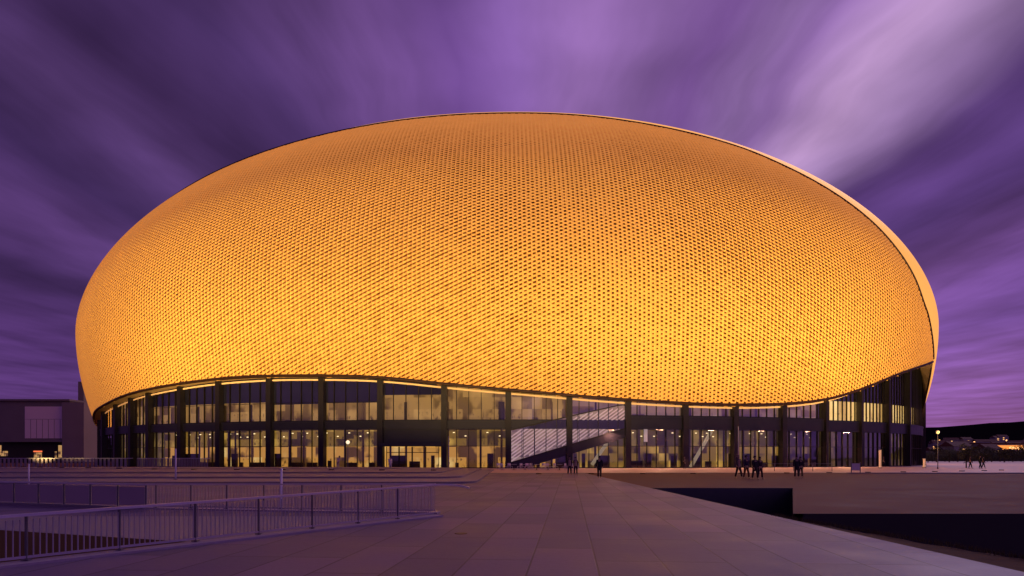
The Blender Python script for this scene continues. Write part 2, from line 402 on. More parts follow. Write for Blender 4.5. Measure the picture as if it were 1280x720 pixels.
def inpoly(x, y, poly):
    x = np.asarray(x); y = np.asarray(y); c = np.zeros(x.shape, bool); n = len(poly); j = n-1
    for i in range(n):
        xi, yi = poly[i]; xj, yj = poly[j]
        if yi != yj: c ^= ((yi > y) != (yj > y)) & (x < (xj-xi)*(y-yi)/(yj-yi)+xi)
        j = i
    return c
bm_ = (BS[:,0] > 3.36) & (BS[:,0] < 5.735)
POLY = [tuple(p) for p in CS if p[1] > np.interp(p[0], BS[:,0], BS[:,1])-.002]+[tuple(p) for p in BS[bm_][::-1]]

stadium = tag(empty('stadium', (0, 160, 0)), 'huge rounded stadium wrapped in a perforated glowing gold skin over a dark glazed base', 'stadium')
OFF = (0, 160, 0)
def part(mb, name, m, parent=None, **k):
    """parts are modelled in world coordinates, then moved under the stadium's base point"""
    mb.v = [(p[0]-OFF[0], p[1]-OFF[1], p[2]-OFF[2]) for p in mb.v]
    return mb.build(name, m, parent or stadium, **k)

# tiles: hex-staggered lattice, uniform pitch along each level line, each tile funnels into a small dark opening
PS, PQ = .67, .61
pf = np.linspace(-.32, .90, 4000); mer = S(np.full_like(pf, 4.712), pf)
ml = np.r_[0, np.cumsum(np.linalg.norm(np.diff(mer, axis=0), axis=1))]
nrow = int(ml[-1]/PQ*2)
Td = np.linspace(3.2, 5.95, 2400)
def level(q):
    ph = np.interp(q, ml, pf); P_ = S(Td, np.full_like(Td, ph)); L = np.r_[0, np.cumsum(np.linalg.norm(np.diff(P_, axis=0), axis=1))]
    L -= np.interp(4.712, Td, L); return ph, L
V, F = [], []; nv = 0
hw, hh = .25*PS, .235*PQ
for j in range(2, nrow):
    q = j*PQ/2; off = (j % 2)*PS
    phc, Lc = level(q); ph0, L0 = level(q-PQ/2); ph1, L1 = level(q+PQ/2); pa, La = level(q-hh); pb, Lb = level(q+hh)
    s0 = math.ceil(Lc[0]/(2*PS))*2*PS+off; sv = np.arange(s0, Lc[-1]-PS, 2*PS)
    tcn = np.interp(sv, Lc, Td); keep = inpoly(tcn, np.full_like(tcn, phc), POLY); sv = sv[keep]
    if not len(sv): continue
    k = len(sv); rows = []; rs_ = np.random.RandomState(j)
    jit = 1+.10*rs_.randn(k).clip(-2, 2)
    for (ds, ph, L) in ((-PS/2, ph0, L0), (PS/2, ph0, L0), (PS/2, ph1, L1), (-PS/2, ph1, L1)):
        T = np.interp(sv+ds, L, Td); Pm = np.full_like(T, ph); rows.append(S(T, Pm)+SN(T, Pm)*.10)
    T = np.interp(sv, Lc, Td); Pm = np.full_like(T, phc); c0 = S(T, Pm); n = SN(T, Pm)
    ts = S(T+1e-3, Pm)-S(T-1e-3, Pm); ts /= np.linalg.norm(ts, axis=1, keepdims=True)
    tq = np.cross(n, ts); tq *= np.sign(tq[:,2:3])
    # the openings lie along one diagonal of the lattice left of the axis, along the other right of it
    ax = 27-27*np.clip(q/ml[-1]*1.25, 0, 1); kk = np.clip((ax-c0[:,0])/24, -1, 1); ka = np.abs(kk)
    for (sx, sy, dep) in ((-1,-1,1), (1,-1,1), (1,1,.7), (-1,1,.7)):
        dsx = sx*PS*(.225+.165*ka)*jit; dq = sy*PQ*(.225-.040*ka)*jit+kk*(PQ*.60/PS)*dsx
        rows.append(c0+ts*dsx[:,None]+tq*dq[:,None]+n*(.10-.15*dep))
    A = np.stack(rows, 1).reshape(-1, 3); V.append(A)
    o = nv+8*np.arange(k)[:,None]
    for q4 in ((0,1,5,4),(1,2,6,5),(2,3,7,6),(3,0,4,7)): F.append(o+np.array(q4))
    nv += 8*k
V = np.concatenate(V)-np.array(OFF); F = np.concatenate(F).astype(np.int32)
me = bpy.data.meshes.new('perforated_skin'); me.vertices.add(len(V)); me.vertices.foreach_set('co', V.ravel())
me.loops.add(F.size); me.loops.foreach_set('vertex_index', F.ravel()); me.polygons.add(len(F))
me.polygons.foreach_set('loop_start', np.arange(0, F.size, 4, dtype=np.int32)); me.polygons.foreach_set('loop_total', np.full(len(F), 4, np.int32))
me.update(calc_edges=True); me.validate()
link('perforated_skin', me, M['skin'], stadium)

# inner shell: structured grid, whole body; behind the skin it is the dark recess lining
def low(T):
    T = np.mod(np.asarray(T, float), 2*np.pi); T = np.where(T < 1.0, T+2*np.pi, T)
    r = np.interp(T, [1.0, 3.0, 3.35], [-.275, -.275, -.275])
    r = np.where((T > 3.35) & (T < 5.735), np.interp(T, BS[:,0], BS[:,1]), r)
    r = np.where(T >= 5.735, np.interp(T, [5.735,5.74,5.775,5.86,5.9,6.0], [-.125,-.14,-.215,-.272,-.275,-.275]), r)
    return r
Tg = np.concatenate([np.linspace(3.30, 5.69, 420), np.linspace(5.695, 5.9, 60), np.linspace(5.91, 3.30+2*np.pi, 150)])
NG = 170; fr = np.linspace(0, 1, NG)
Tm = np.repeat(Tg[:,None], NG, 1); Lm = low(Tg)[:,None]; Pm = Lm+(1.50-Lm)*fr[None]
G = S(Tm, Pm)-.10*SN(Tm, Pm); nT = len(Tg)
idx = np.arange(nT*NG).reshape(nT, NG)
Fq = np.stack([idx[:-1,:-1], idx[1:,:-1], idx[1:,1:], idx[:-1,1:]], -1).reshape(-1, 4)
me = bpy.data.meshes.new('roof_shell'); me.from_pydata((G.reshape(-1,3)-np.array(OFF)).tolist(), [], Fq.tolist())
ctT = (Tm[:-1,:-1]+Tm[1:,1:])/2; ctP = (Pm[:-1,:-1]+Pm[1:,1:])/2
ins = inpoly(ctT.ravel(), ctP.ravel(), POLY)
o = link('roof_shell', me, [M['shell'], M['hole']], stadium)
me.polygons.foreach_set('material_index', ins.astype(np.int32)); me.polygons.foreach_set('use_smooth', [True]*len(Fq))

# rims
def curve3(TP, dn=.0):
    T, P = TP[:,0], TP[:,1]; return (S(T, P)+dn*SN(T, P))
cr = CS[(CS[:,1] > -.14) | (CS[:,0] > 5)]
b = MB().tube([tuple(p) for p in curve3(cr[::2], .08)], .19, 8); part(b, 'crest_rim', M['rim'], smooth=True)
bt = BS[(BS[:,0] > 3.36) & (BS[:,0] < 5.74)]
b = MB().tube([tuple(p) for p in curve3(bt[::2], .02)], .24, 8); part(b, 'lower_rim', M['rim'], smooth=True)
tt = np.array([(x, float(low(x))) for x in np.linspace(5.735, 5.92, 30)])
b = MB().tube([tuple(p) for p in curve3(tt, -.1)], .16, 6); part(b, 'corner_rim', M['rim'], smooth=True)

# ---- glazed base follows the plan of the shell, set back
Gd = np.linspace(3.30, 6.1, 3000); GP = S(Gd, np.full_like(Gd, -.25))
tg = np.gradient(GP[:,:2], axis=0); tg /= np.linalg.norm(tg, axis=1, keepdims=True)
INS = np.interp(Gd, [3.3, 5.2, 5.6], [1.3, 1.3, .35])
GN = np.stack([tg[:,1], -tg[:,0]], 1)                      # outward normal
GW = GP[:,:2]-GN*INS[:,None]
def gp(T, o=0.0):
    i = np.interp(T, Gd, np.arange(len(Gd)))
    x = np.interp(i, np.arange(len(Gd)), GW[:,0]); y = np.interp(i, np.arange(len(Gd)), GW[:,1])
    nx = np.interp(i, np.arange(len(Gd)), GN[:,0]); ny = np.interp(i, np.arange(len(Gd)), GN[:,1])
    return (float(x+nx*o), float(y+ny*o))
def ztop(T): return float(S(np.array(T), np.array(float(bot(T))))[2])
def seg(a, b, o=0.0, n=6): return [gp(t_, o) for t_ in np.linspace(a, b, n)]
COL = [3.58, 3.70, 3.821, 3.911, 3.989, 4.098, 4.203, 4.317, 4.419, 4.521, 4.622, 4.712, 4.797, 4.889, 4.987, 5.082, 5.186, 5.291, 5.397, 5.502, 5.614, 5.752, 5.87]
ZB0 = 5.85
for i, T in enumerate(COL):
    if i == 21: continue
    x, y = gp(T, .25); rz = math.atan2(*(np.array(gp(T+.002))-np.array(gp(T-.002)))[::-1])
    b = MB(); zt = ztop(T)-.02
    wd = .86 if i < 17 else .5
    b.box((x, y, zt/2), (wd, 1.1, zt), rz); b.box((x, y, .12), (wd+.14, 1.24, .24), rz)
    part(b, 'column', M['column'])
# beam between storeys, thicker along the terrace on the right
for i in range(len(COL)-1):
    a, c = COL[i], COL[i+1]; zt = 7.15 if i < 13 else (7.85 if i < 17 else 7.6)
    b = MB(); p0, p1 = seg(a, c, .32), seg(a, c, -.5); poly = p0+p1[::-1]
    b.prism(poly, ZB0, zt)
    b.prism(seg(a, c, .40)+seg(a, c, .30)[::-1], zt-.18, zt+.02)
    part(b, 'floor_beam', M['beam'])
# cove light fascia under the rim
for i in range(1, 18):
    a, c = COL[i], COL[i+1]; ts = np.linspace(a, c, 7); m_ = []
    zt = [ztop(t_)-.30 for t_ in ts]
    b = MB(); b.wallstrip([gp(t_, .24) for t_ in ts], [z-.26 for z in zt], zt)
    part(b, 'cove_light', M['cove'])
b = MB()
ts = np.linspace(3.5, 5.86, 160)
for i in range(len(ts)-1):
    a, c = ts[i], ts[i+1]
    pa_, pc_ = S(np.array([a, c]), np.array([float(low(a)), float(low(c))]))
    za, zc = ztop(min(a,5.70))-.05, ztop(min(c,5.70))-.05
    g0, g1 = gp(a, 0), gp(c, 0)
    b.add([tuple(pa_), tuple(pc_), (g1[0], g1[1], zc), (g0[0], g0[1], za)], [(0,1,2,3)])
M['soffit'] = mat('soffit_panel', (.55, .34, .18), .5)
part(b, 'soffit', M['soffit'])

# windows, one per bay and storey; frame is a sub-part; rooms behind
def bay(i, z0, z1f, gm, nm, tz=None, proud=.10, mw=.09):
    a, c = COL[i], COL[i+1]; ts = list(np.linspace(a, c, nm*2+1))
    top = [z1f(t_) for t_ in ts]
    b = MB(); b.wallstrip([gp(t_, 0) for t_ in ts], z0, top) if not isinstance(z0, list) else None
    wn = part(b, 'window', gm)
    f = MB()
    for k in range(nm+1):
        t_ = a+(c-a)*k/nm; p = gp(t_, .05); rz = math.atan2(*(np.array(gp(t_+.002))-np.array(gp(t_-.002)))[::-1]); zt = z1f(t_)
        f.box((p[0], p[1], (z0+zt)/2), (mw, proud*2, zt-z0), rz)
    for z in (tz or []):
        f.prism(seg(a, c, .12)+seg(a, c, .02)[::-1], z-.04, z+.04)
    f.prism(seg(a, c, .13)+seg(a, c, .02)[::-1], z0, z0+.12)
    f.v = [(p[0]-OFF[0], p[1]-OFF[1], p[2]-OFF[2]) for p in f.v]
    f.build('frame', M['mullion'], wn)
    return wn
for i in range(len(COL)-1):
    right = i >= 17
    gz = (lambda t_: 5.85)
    zt = 7.15 if i < 13 else (7.85 if i < 17 else 7.6)
    uz = (lambda t_: max(zt+.2, ztop(min(t_, 5.70))-.1))
    nm = [5,5,5,5,5,5,5,5,5,5,5,5,6,6,6,6,6,5,6,7,8,9][i]
    if right: nm = 6
    # upper storey
    gm = M['glass'] if (i <= 11 or right) else M['glass_mauve']; mwid = .09
    bay(i, zt, uz, gm, nm+(2 if right else 0), [10.0] if 4 <= i <= 8 else [], .12)
    # ground storey
    if i != 9: bay(i, 0.0, gz, M['glass'] if i < 16 else M['glass_dark'], nm, [3.3], .12)
    # dark blue spandrel glass over the lit strip
    if i in (4,5,6,7,8,9) or right:
        ts = np.linspace(COL[i], COL[i+1], 7)
        lo = {4:10.2, 5:10.2, 6:10.2, 7:9.8, 8:9.9, 9:11.0}.get(i, 10.9)
        b = MB(); b.wallstrip([gp(t_, -.12) for t_ in ts], lo, [max(lo+.1, ztop(min(t_,5.70))-.05) for t_ in ts])
        part(b, 'spandrel', M['spandrel'])
# rooms behind the glass
def room(i0, i1, z0, z1, m, back=3.0, ceil=None):
    a, c = COL[i0], COL[i1]; n = 6*(i1-i0)+1
    b = MB(); b.wallstrip(seg(a, c, -back, n), z0, z1, z0)
    part(b, 'room_wall', m)
room(0, 4, 7.15, 13.8, M['room_hall'], 2.2); room(4, 12, 7.15, 13.8, M['room_hall'], 2.2); room(12, 17, 7.15, 12.0, M['room_mauve'], 1.6); room(17, 22, 7.6, 11.4, M['room_bright'], .4)
room(0, 4, 0, 3.4, M['room_dark'], 2.5); room(0, 4, 3.4, 5.85, M['room_dark'], 2.5)
room(4, 12, 0, 3.4, M['room_warm'], 2.5); room(4, 12, 3.4, 5.85, M['room_olive'], 2.5)
room(12, 17, 0, 3.4, M['room_olive'], 2.5); room(12, 17, 3.4, 5.85, M['room_dark'], 2.5)
room(17, 22, 0, 3.4, M['room_dark'], 1.2); room(17, 22, 3.4, 5.85, M['room_dark'], 1.2)
b = MB()
for i in range(len(COL)-1):
    for z0_, z1_ in ((5.9, 7.1),): b.prism(seg(COL[i], COL[i+1], -.52)+seg(COL[i], COL[i+1], -4)[::-1], z0_, z1_)
part(b, 'floor_slab', M['slab'])
b = MB(); b.wallstrip(seg(COL[0], COL[-1], -4.2, 120), 0, 24); part(b, 'core_wall', M['blackwall'])

# things inside the halls that give them depth: pillars, counters, ceiling lights
M['pillar_in'] = mat('inner_pillar', (.30,.22,.14), .7); M['counter'] = mat('dark_counter', (.05,.03,.02), .6); M['ceil'] = mat('ceiling_lamp', (.9,.8,.6), .5, 0, (1,.78,.42), 2.0)
ri = random.Random(11)
for k, T in enumerate(np.linspace(4.05, 5.25, 34)):
    T += ri.uniform(-.01, .01); x, y = gp(T, -1.5)
    part(MB().tube([(x,y,0),(x,y,5.9)], .16, 8), 'inner_pillar', M['counter'] if k % 3 else M['pillar_in'])
    T2 = T+.014; x, y = gp(T2, -1.1-ri.random()*.8); h = ri.choice([.8, 1.0, 1.1, 1.9, 2.2]); w2 = ri.choice([.5, .9, 1.6, 2.4])
    part(MB().box((x,y,h/2), (w2,.5,h)), 'counter', M['counter'])
    for q in range(2):
        x, y = gp(T+.01+q*.017, -1.0-q*.7); z_ = 5.3-q*.5
        part(MB().tube([(x,y,z_),(x,y,z_+.12)], .14, 8), 'ceiling_lamp', M['ceil'])
    if k % 2 == 0:
        x, y = gp(T, -1.2); part(MB().box((x,y,8.6), (ri.choice([.25,.4,.9]),.3,2.8)), 'partition', M['counter'] if k % 4 else M['pillar_in'])
# entrance: recess with canopy and doors in bay 9
a, c = COL[9], COL[10]
b = MB(); b.prism(seg(a, c, 1.1)+seg(a, c, -.3)[::-1], 3.25, 3.75); b.prism(seg(a, c, .12)+seg(a, c, -.1)[::-1], 3.75, 5.85)
part(b, 'entrance_canopy', M['beam'])
for k in range(4):
    t0, t1 = a+(c-a)*(.08+.21*k), a+(c-a)*(.08+.21*(k+1)-.012)
    b = MB(); b.wallstrip(seg(t0, t1, -.2, 2), .05, 3.1); d = part(b, 'door', M['glass'])
    f = MB()
    for t_ in (t0, t1): p = gp(t_, -.18); f.box((p[0], p[1], 1.6), (.1,.1,3.2))
    f.prism(seg(t0, t1, -.12, 2)+seg(t0, t1, -.22, 2)[::-1], 2.3, 2.4); f.v = [(p[0], p[1]-160, p[2]) for p in f.v]; f.build('frame', M['mullion'], d)

# slanted white struts inside the hall, right of centre
M['white'] = mat('glowing_white_paint', (.75,.68,.58), .5, 0, (1,.8,.5), .25)  # faint warm glow put into the painted struts as emission
for (Ta, o0, z0, Tb, o1, z1) in ((5.005,-1.2,0,5.045,-1.2,5.6), (4.835,-1.2,.5,4.87,-1.2,5.2)):
    p, q = gp(Ta, o0), gp(Tb, o1); b = MB().tube([(p[0],p[1],z0),(q[0],q[1],z1)], .28, 10); part(b, 'strut', M['white'], smooth=True)
p = gp(4.918, .5); b = MB().box((p[0], p[1], 4.9), (.55, .1, 1.9)); part(b, 'banner', mat('glowing_banner_cloth', (.6,.56,.6), .8, 0, (1,.9,1), .12))  # faint glow put into the cloth as emission

# enclosed escalator rising across bays 11-13
def zr(x, z0=0.85, x0=.1, s=(6.0-.85)/17.2): return z0+(x-x0)*s
bk_ = MB(); b = MB(); st_ = MB(); gpn = MB(); fr_ = MB()
Ts = np.linspace(4.715, 4.889, 23); prev = None
M['stair_glow'] = mat('glowing_stair_panel', (.60,.44,.48), .5, 0, (1,.70,.72), .42)  # light inside the ramp is put into the slats as emission
for k, T in enumerate(Ts):
    x, y = gp(T, .22); zb = zr(x); ztp = min(zb+4.9-(k/22)*1.2, ztop(T)-.75)
    if prev:
        x0, y0, zb0, zt0 = prev
        # stringer
        b.add([(x0,y0-.25,zb0-1.35),(x,y-.25,zb-1.35),(x,y-.25,zb),(x0,y0-.25,zb0),(x0,y0+.3,zb0-1.35),(x,y+.3,zb-1.35),(x,y+.3,zb),(x0,y0+.3,zb0)],
              [(0,1,2,3),(7,6,5,4),(3,2,6,7),(0,4,5,1)])
        gpn.add([(x0,y0-.2,zb0),(x,y-.2,zb),(x,y-.2,ztp),(x0,y0-.2,zt0)], [(0,1,2,3)])
        # glowing treads / soffits of the flights behind the glass
        for q in range(26):
            ha, hb_ = (x0-.1)*.42+q*.52-7.6, (x-.1)*.42+q*.52-7.6
            if min(ha, hb_) > .05 and max(ha, hb_)+.24 < min(zt0-zb0, ztp-zb):
                st_.add([(x0,y0+.05,zb0+ha),(x,y+.05,zb+hb_),(x,y+.05,zb+hb_+.24),(x0,y0+.05,zb0+ha+.24)], [(0,1,2,3)])
        bk_.add([(x0,y0+.12,zb0),(x,y+.12,zb),(x,y+.12,ztp),(x0,y0+.12,zt0)], [(0,1,2,3)], [[(x0,zb0*2),(x,zb*2),(x,ztp*2),(x0,zt0*2)]])
        fr_.bar((x0,y0-.22,zt0), (x,y-.22,ztp), .12, .16); fr_.bar((x0,y0-.24,zb0+.06), (x,y-.24,zb+.06), .12, .16)
    if k % 2 == 0: fr_.box((x, y-.23, (zb+ztp)/2), (.07,.08,ztp-zb))
    prev = (x, y, zb, ztp)
part(b, 'ramp_stringer', M['beam']); rp = part(st_, 'ramp_treads', M['stair_glow'])
M['room_stair'] = interior('ramp_inside', (.30,.19,.20), (.55,.40,.38), (.12,.07,.10), .75, .5, 1.5)
part(bk_, 'ramp_wall', M['room_stair'])
wn = part(gpn, 'ramp_glass', M['glass']); fr_.v = [(p[0],p[1]-160,p[2]) for p in fr_.v]; fr_.build('frame', M['mullion'], wn)

# ------------------------------------------------------------------ uplights washing the skin, recessed in the forecourt
_al = np.r_[0, np.cumsum(np.linalg.norm(np.diff(GW, axis=0), axis=1))]
for k, T in enumerate(np.interp(np.linspace(np.interp(3.92, Gd, _al), np.interp(5.52, Gd, _al), 26), _al, Gd)):
    x, y = gp(T, 0); x, y = x*.92, y-35; zb = .42 if (x < -12.8 and y > 74) else (.36 if (x < -6.3 and y > 60) else 0)
    L = bpy.data.lights.new('uplight', 'SPOT'); L.energy = 23500; L.color = (1, .71, .21); L.spot_size = R(74); L.spot_blend = 1; L.shadow_soft_size = .12
    lo_ = bpy.data.objects.new('uplight_lamp', L); C.objects.link(lo_); lo_.location = (x, y, zb+.12)
    tp = gp(T, 0); tgt = Vector((tp[0], tp[1], 29)); lo_.rotation_euler = (tgt-Vector((x,y,zb+.12))).to_track_quat('-Z','Y').to_euler()
    b = MB().tube([(x,y,zb),(x,y,zb+.09)], .28, 14)
    o = b.build('ground_uplight', M['rim'], origin=(x,y,zb))
    tag(o, 'flush round uplight set in the paving in front of the gold facade', 'ground light', 'uplights in the forecourt paving')
    lo_.parent = o; lo_.location = (0,0,.12)
# ------------------------------------------------------------------ railings beside the walkway
M['rail'] = vary(mat('brushed_rail_metal', (.58,.51,.62), .4, .4), 2, .2)
M['baluster'] = vary(mat('railing_metal', (.42,.36,.46), .5, .3), 2, .2)
M['post'] = vary(mat('dark_post_metal', (.13,.11,.15), .4, .3), 2, .2)
def mk(mb, name, m, parent, off, smooth=False):
    mb.v = [(p[0]-off[0], p[1]-off[1], p[2]-off[2]) for p in mb.v]; return mb.build(name, m, parent, smooth)
def railing(name, path, h0, h1, sp_b, posts, label, hook=False):
    """path: xy list; bars stand on a low kerb, flat handrail on top"""
    P = [Vector((x, y, 0)) for x, y in path]; L = [0]
    for i in range(len(P)-1): L.append(L[-1]+(P[i+1]-P[i]).length)
    def at(s):
        for i in range(len(P)-1):
            if s <= L[i+1] or i == len(P)-2:
                f = (s-L[i])/(L[i+1]-L[i]); return P[i].lerp(P[i+1], f)
    off = tuple(P[0]); root = tag(empty(name, off), label, 'railing')
    hh_ = lambda s: h0+(h1-h0)*s/L[-1]
    n = 24; b = MB(); pts = [at(L[-1]*k/n) for k in range(n+1)]
    for k in range(n):
        a, c = pts[k], pts[k+1]; b.bar((a.x,a.y,hh_(L[-1]*k/n)), (c.x,c.y,hh_(L[-1]*(k+1)/n)), .085, .045)
    if hook:
        e = pts[-1]; d = (pts[-1]-pts[-2]).normalized(); zt = hh_(L[-1]); sd_ = Vector((d.y, -d.x, 0)); q0 = Vector((e.x,e.y,zt))
        for q in range(1, 11): a_ = q/10*1.5; q1 = Vector((e.x,e.y,zt))+d*(.75*math.sin(a_))+sd_*(.75*(1-math.cos(a_)))-Vector((0,0,.10*(q/10)**3)); b.bar(q0, q1, .085, .045); q0 = q1
    mk(b, 'handrail', M['rail'], root, off)
    b = MB()
    for k in range(n): a, c = pts[k], pts[k+1]; b.bar((a.x,a.y,.10), (c.x,c.y,.10), .03, .04)
    mk(b, 'bottom_rail', M['baluster'], root, off)
    b = MB()
    for k in range(n):
        a, c = pts[k], pts[k+1]; b.bar((a.x+.10,a.y,.02), (c.x+.10,c.y,.02), .42, .04)
    mk(b, 'kerb', M['palekerb'], root, off)
    s = .05; cnt = 0; prof = None
    while s < L[-1] and cnt < 100:
        p = at(s); h = hh_(s)
        o = MB().bar((0,0,.10), (0,0,h-.07), .018, .012).build('baluster', M['baluster'], root)
        o.location = (p.x-off[0], p.y-off[1], 0); s += sp_b; cnt += 1
    b = MB(); first = s
    while s < L[-1]: p = at(s); b.bar((p.x,p.y,.10), (p.x,p.y,hh_(s)-.07), .018, .012); s += sp_b
    if first < L[-1]: tag(mk(b, 'baluster_row', M['baluster'], root, off), kind='stuff')
    s = .4
    while s < L[-1]-.4:
        p = at(s); h = hh_(s); o = MB().bar((0,0,.0), (0,0,h-.02), .036, .03).box((0,0,.06),(.12,.1,.02)).build('post', M['post'], root)
        o.location = (p.x-off[0], p.y-off[1], 0); s += posts
    return root
ra = RA-rd*1.5
railing('metal_railing', [(ra.x, ra.y), (RB.x, RB.y)], .75, .90, .095, 1.45, 'nearest metal railing, thin upright bars beside the trench, ending in a curl', True)
railing('metal_railing', [(-12.0, 22.35), (-8.6, 21.6), (-5.0, 20.9), (-2.3, 20.5)], .80, .88, .10, 1.3, 'shorter barred railing right behind the nearest one, joining it at the walkway')
# solid panelled stretch on the left
root = tag(empty('panelled_railing', (-12.0,22.4,0)), 'long balustrade of plain purple-grey panels between dark posts on the far left', 'railing')
M['panel'] = vary(mat('frosted_panel', (.34,.25,.32), .7), .7, .15)
d = Vector((-1, .36, 0)).normalized(); Lp = 22; n = int(Lp/1.25)
for k in range(n):
    a = d*(k*1.25+.06); c = d*((k+1)*1.25-.06)
    MB().bar((a.x,a.y,.40), (c.x,c.y,.40), .02, .62).build('panel', M['panel'], root)
    p = d*(k*1.25); o = MB().bar((0,0,0), (0,0,.76), .05, .05).build('post', M['post'], root); o.location = p
MB().bar((0,0,.79), tuple(d*Lp+Vector((0,0,.79))), .09, .05).build('handrail', M['rail'], root)
MB().bar((0,0,.03), tuple(d*Lp+Vector((0,0,.03))), .3, .06).build('kerb', M['kerb'], root)
# far fences on the left
M['fence'] = vary(mat('pale_fence_slats', (.24,.19,.24), .6), .5, .3)
for (x0, x1, y0, y1, sp_, lab) in ((-68,-50,90,90,.55,'low slatted fence on the far left in front of the dark hall'), (-49.4,-39,90,88,.22,'denser pale slatted screen just left of the stadium base')):
    root = tag(empty('slatted_fence', (x0,y0,0)), lab, 'fence'); b = MB(); L = x1-x0
    for k in range(int(L/sp_)): x = k*sp_; b.box((x, (y1-y0)*x/L, .87), (sp_*.55, .03, 1.15))
    b.build('slats', M['fence'], root)
    MB().bar((0,0,1.5), (L,y1-y0,1.5), .08, .06).bar((0,0,.3), (L,y1-y0,.3), .08, .06).build('rail', M['rail'], root)
    for k in range(int(L/2.6)+1): x = k*2.6; o = MB().bar((0,0,0),(0,0,1.5),.1,.1).build('post', M['post'], root); o.location = (x, (y1-y0)*x/L, 0)

# slim posts
M['whitepost'] = mat('pale_post', (.8,.74,.85), .5, 0)
def slim(x, y, z, h, lab, r=.045):
    root = tag(empty('marker_post', (x,y,z)), lab, 'post', 'slim pale posts on the left')
    MB().tube([(0,0,0),(0,0,h)], [r, r*.8], 10).build('pole', M['whitepost'], root, True)
    MB().tube([(0,0,0),(0,0,.04)], r*2.4, 12).build('base', M['post'], root)
    MB().tube([(0,0,h),(0,0,h+.05)], [r*1.2, r*.5], 10).build('cap', M['rail'], root)
slim(-27.6, 39, 0, 1.25, 'short slim pale post standing farthest left beyond the panelled balustrade')
slim(-23.4, 47.5, .12, 2.1, 'tallest slim pale post, standing on the low steps at left', .06)
slim(-7.5, 22.2, 0, 1.27, 'slim pale post standing behind the nearest railing', .045)

# ------------------------------------------------------------------ forecourt furniture
M['whiteplastic'] = mat('white_plastic', (.72,.66,.66), .5)
def chair_proto():
    t_ = empty('cafe_chair'); MB().box((0,0,.45),(.42,.42,.03)).build('seat', M['whiteplastic'], t_)
    b = MB(); b.box((0,.2,.72),(.42,.03,.3)); b.bar((-.2,.2,.45),(-.2,.2,.62),.03); b.bar((.2,.2,.45),(.2,.2,.62),.03); b.build('backrest', M['whiteplastic'], t_)
    for sx in (-1,1):
        for sy in (-1,1): MB().bar((sx*.19,sy*.19,.44),(sx*.22,sy*.22,0),.03).build('leg', M['whiteplastic'], t_)
    return t_
def table_proto():
    t_ = empty('cafe_table'); MB().tube([(0,0,.71),(0,0,.74)], .38, 18).build('tabletop', M['whiteplastic'], t_)
    MB().tube([(0,0,.03),(0,0,.71)], .035, 8).build('stem', M['rim'], t_); MB().tube([(0,0,0),(0,0,.03)], .24, 14).build('foot', M['rim'], t_)
    return t_
def dup(root, loc, rz=0):
    r = root.copy(); C.objects.link(r); r.location = loc; r.rotation_euler = (0,0,rz)
    for ch in list(root.children):
        c = ch.copy(); C.objects.link(c); c.parent = r
        for g in list(ch.children): g2 = g.copy(); C.objects.link(g2); g2.parent = c
    return r
ch0, tb0 = chair_proto(), table_proto(); f1 = f2 = True
for k in range(7):
    x, y = -1.2+k*1.45, 88.5-k*.35+random.uniform(-.5,.5)
    o = tb0 if f1 else dup(tb0, (0,0,0)); f1 = False; o.location = (x, y, 0)
    tag(o, 'round white cafe table in the row at the foot of the covered ramp', 'table', 'white cafe tables')
    for q in range(2 if k % 2 else 3):
        a = random.uniform(0, .6)+q*2.2; o = ch0 if f2 else dup(ch0, (0,0,0)); f2 = False
        o.location = (x+.68*math.cos(a), y+.68*math.sin(a), 0); o.rotation_euler = (0,0,a-math.pi/2)
        tag(o, 'white cafe chair drawn up to one of the round tables below the ramp', 'chair', 'white cafe chairs')
root = tag(empty('info_board', (35.9, 71.3, .03)), 'low blank white board on two dark legs on the right of the plaza', 'sign')
MB().box((0,0,.62),(.85,.06,.72)).build('panel', mat('grey_white_board', (.62,.56,.6), .6), root)
for sx in (-1,1): MB().bar((sx*.46,0,0),(sx*.46,0,1.1),.07).build('leg', M['post'], root)
root = tag(empty('barrier', (28.5, 80, 0)), 'long thin dark barrier rail on posts in front of the doors right of centre', 'barrier')
MB().bar((0,0,.9),(9,0,.9),.05).bar((0,0,.5),(9,0,.5),.03).build('rail', M['post'], root)
for k in range(5): o = MB().bar((0,0,0),(0,0,.9),.05).build('post', M['post'], root); o.location = (k*2.25,0,0)
M['globe'] = mat('lamp_glow', (.9,.8,.6), .5, 0, (1,.82,.55), 1.1)
M['globe_dim'] = mat('frosted_lamp', (.7,.6,.5), .5, 0, (1,.62,.36), .10)
def ball(b, c, r, n=8, m=12):
    vs = [(c[0],c[1],c[2]-r)]; fs = []
    for i in range(1, n):
        a = -math.pi/2+math.pi*i/n
        for k in range(m): t_ = 2*math.pi*k/m; vs.append((c[0]+r*math.cos(a)*math.cos(t_), c[1]+r*math.cos(a)*math.sin(t_), c[2]+r*math.sin(a)))
    vs.append((c[0],c[1],c[2]+r))
    for k in range(m):
        fs.append((0, 1+(k+1)%m, 1+k)); fs.append((len(vs)-1, 1+(n-2)*m+k, 1+(n-2)*m+(k+1)%m))
        for i in range(n-2): fs.append((1+i*m+k, 1+i*m+(k+1)%m, 1+(i+1)*m+(k+1)%m, 1+(i+1)*m+k))
    return b.add(vs, fs)
def globe_lamp(x, y, h, lab, r=.28, em='globe', grp=None, z=0):
    root = tag(empty('globe_lamp', (x,y,z)), lab, 'lamp', grp)
    MB().tube([(0,0,0),(0,0,.3),(0,0,h-r)], [.11,.06,.045], 8).build('pole', M['post'], root, True)
    ball(MB(), (0,0,h), r).build('lamp_globe', M[em], root, True); return root
globe_lamp(-22.6, 94, 3.7, 'white globe lamp on a dark pole left of the entrance doors', .27)
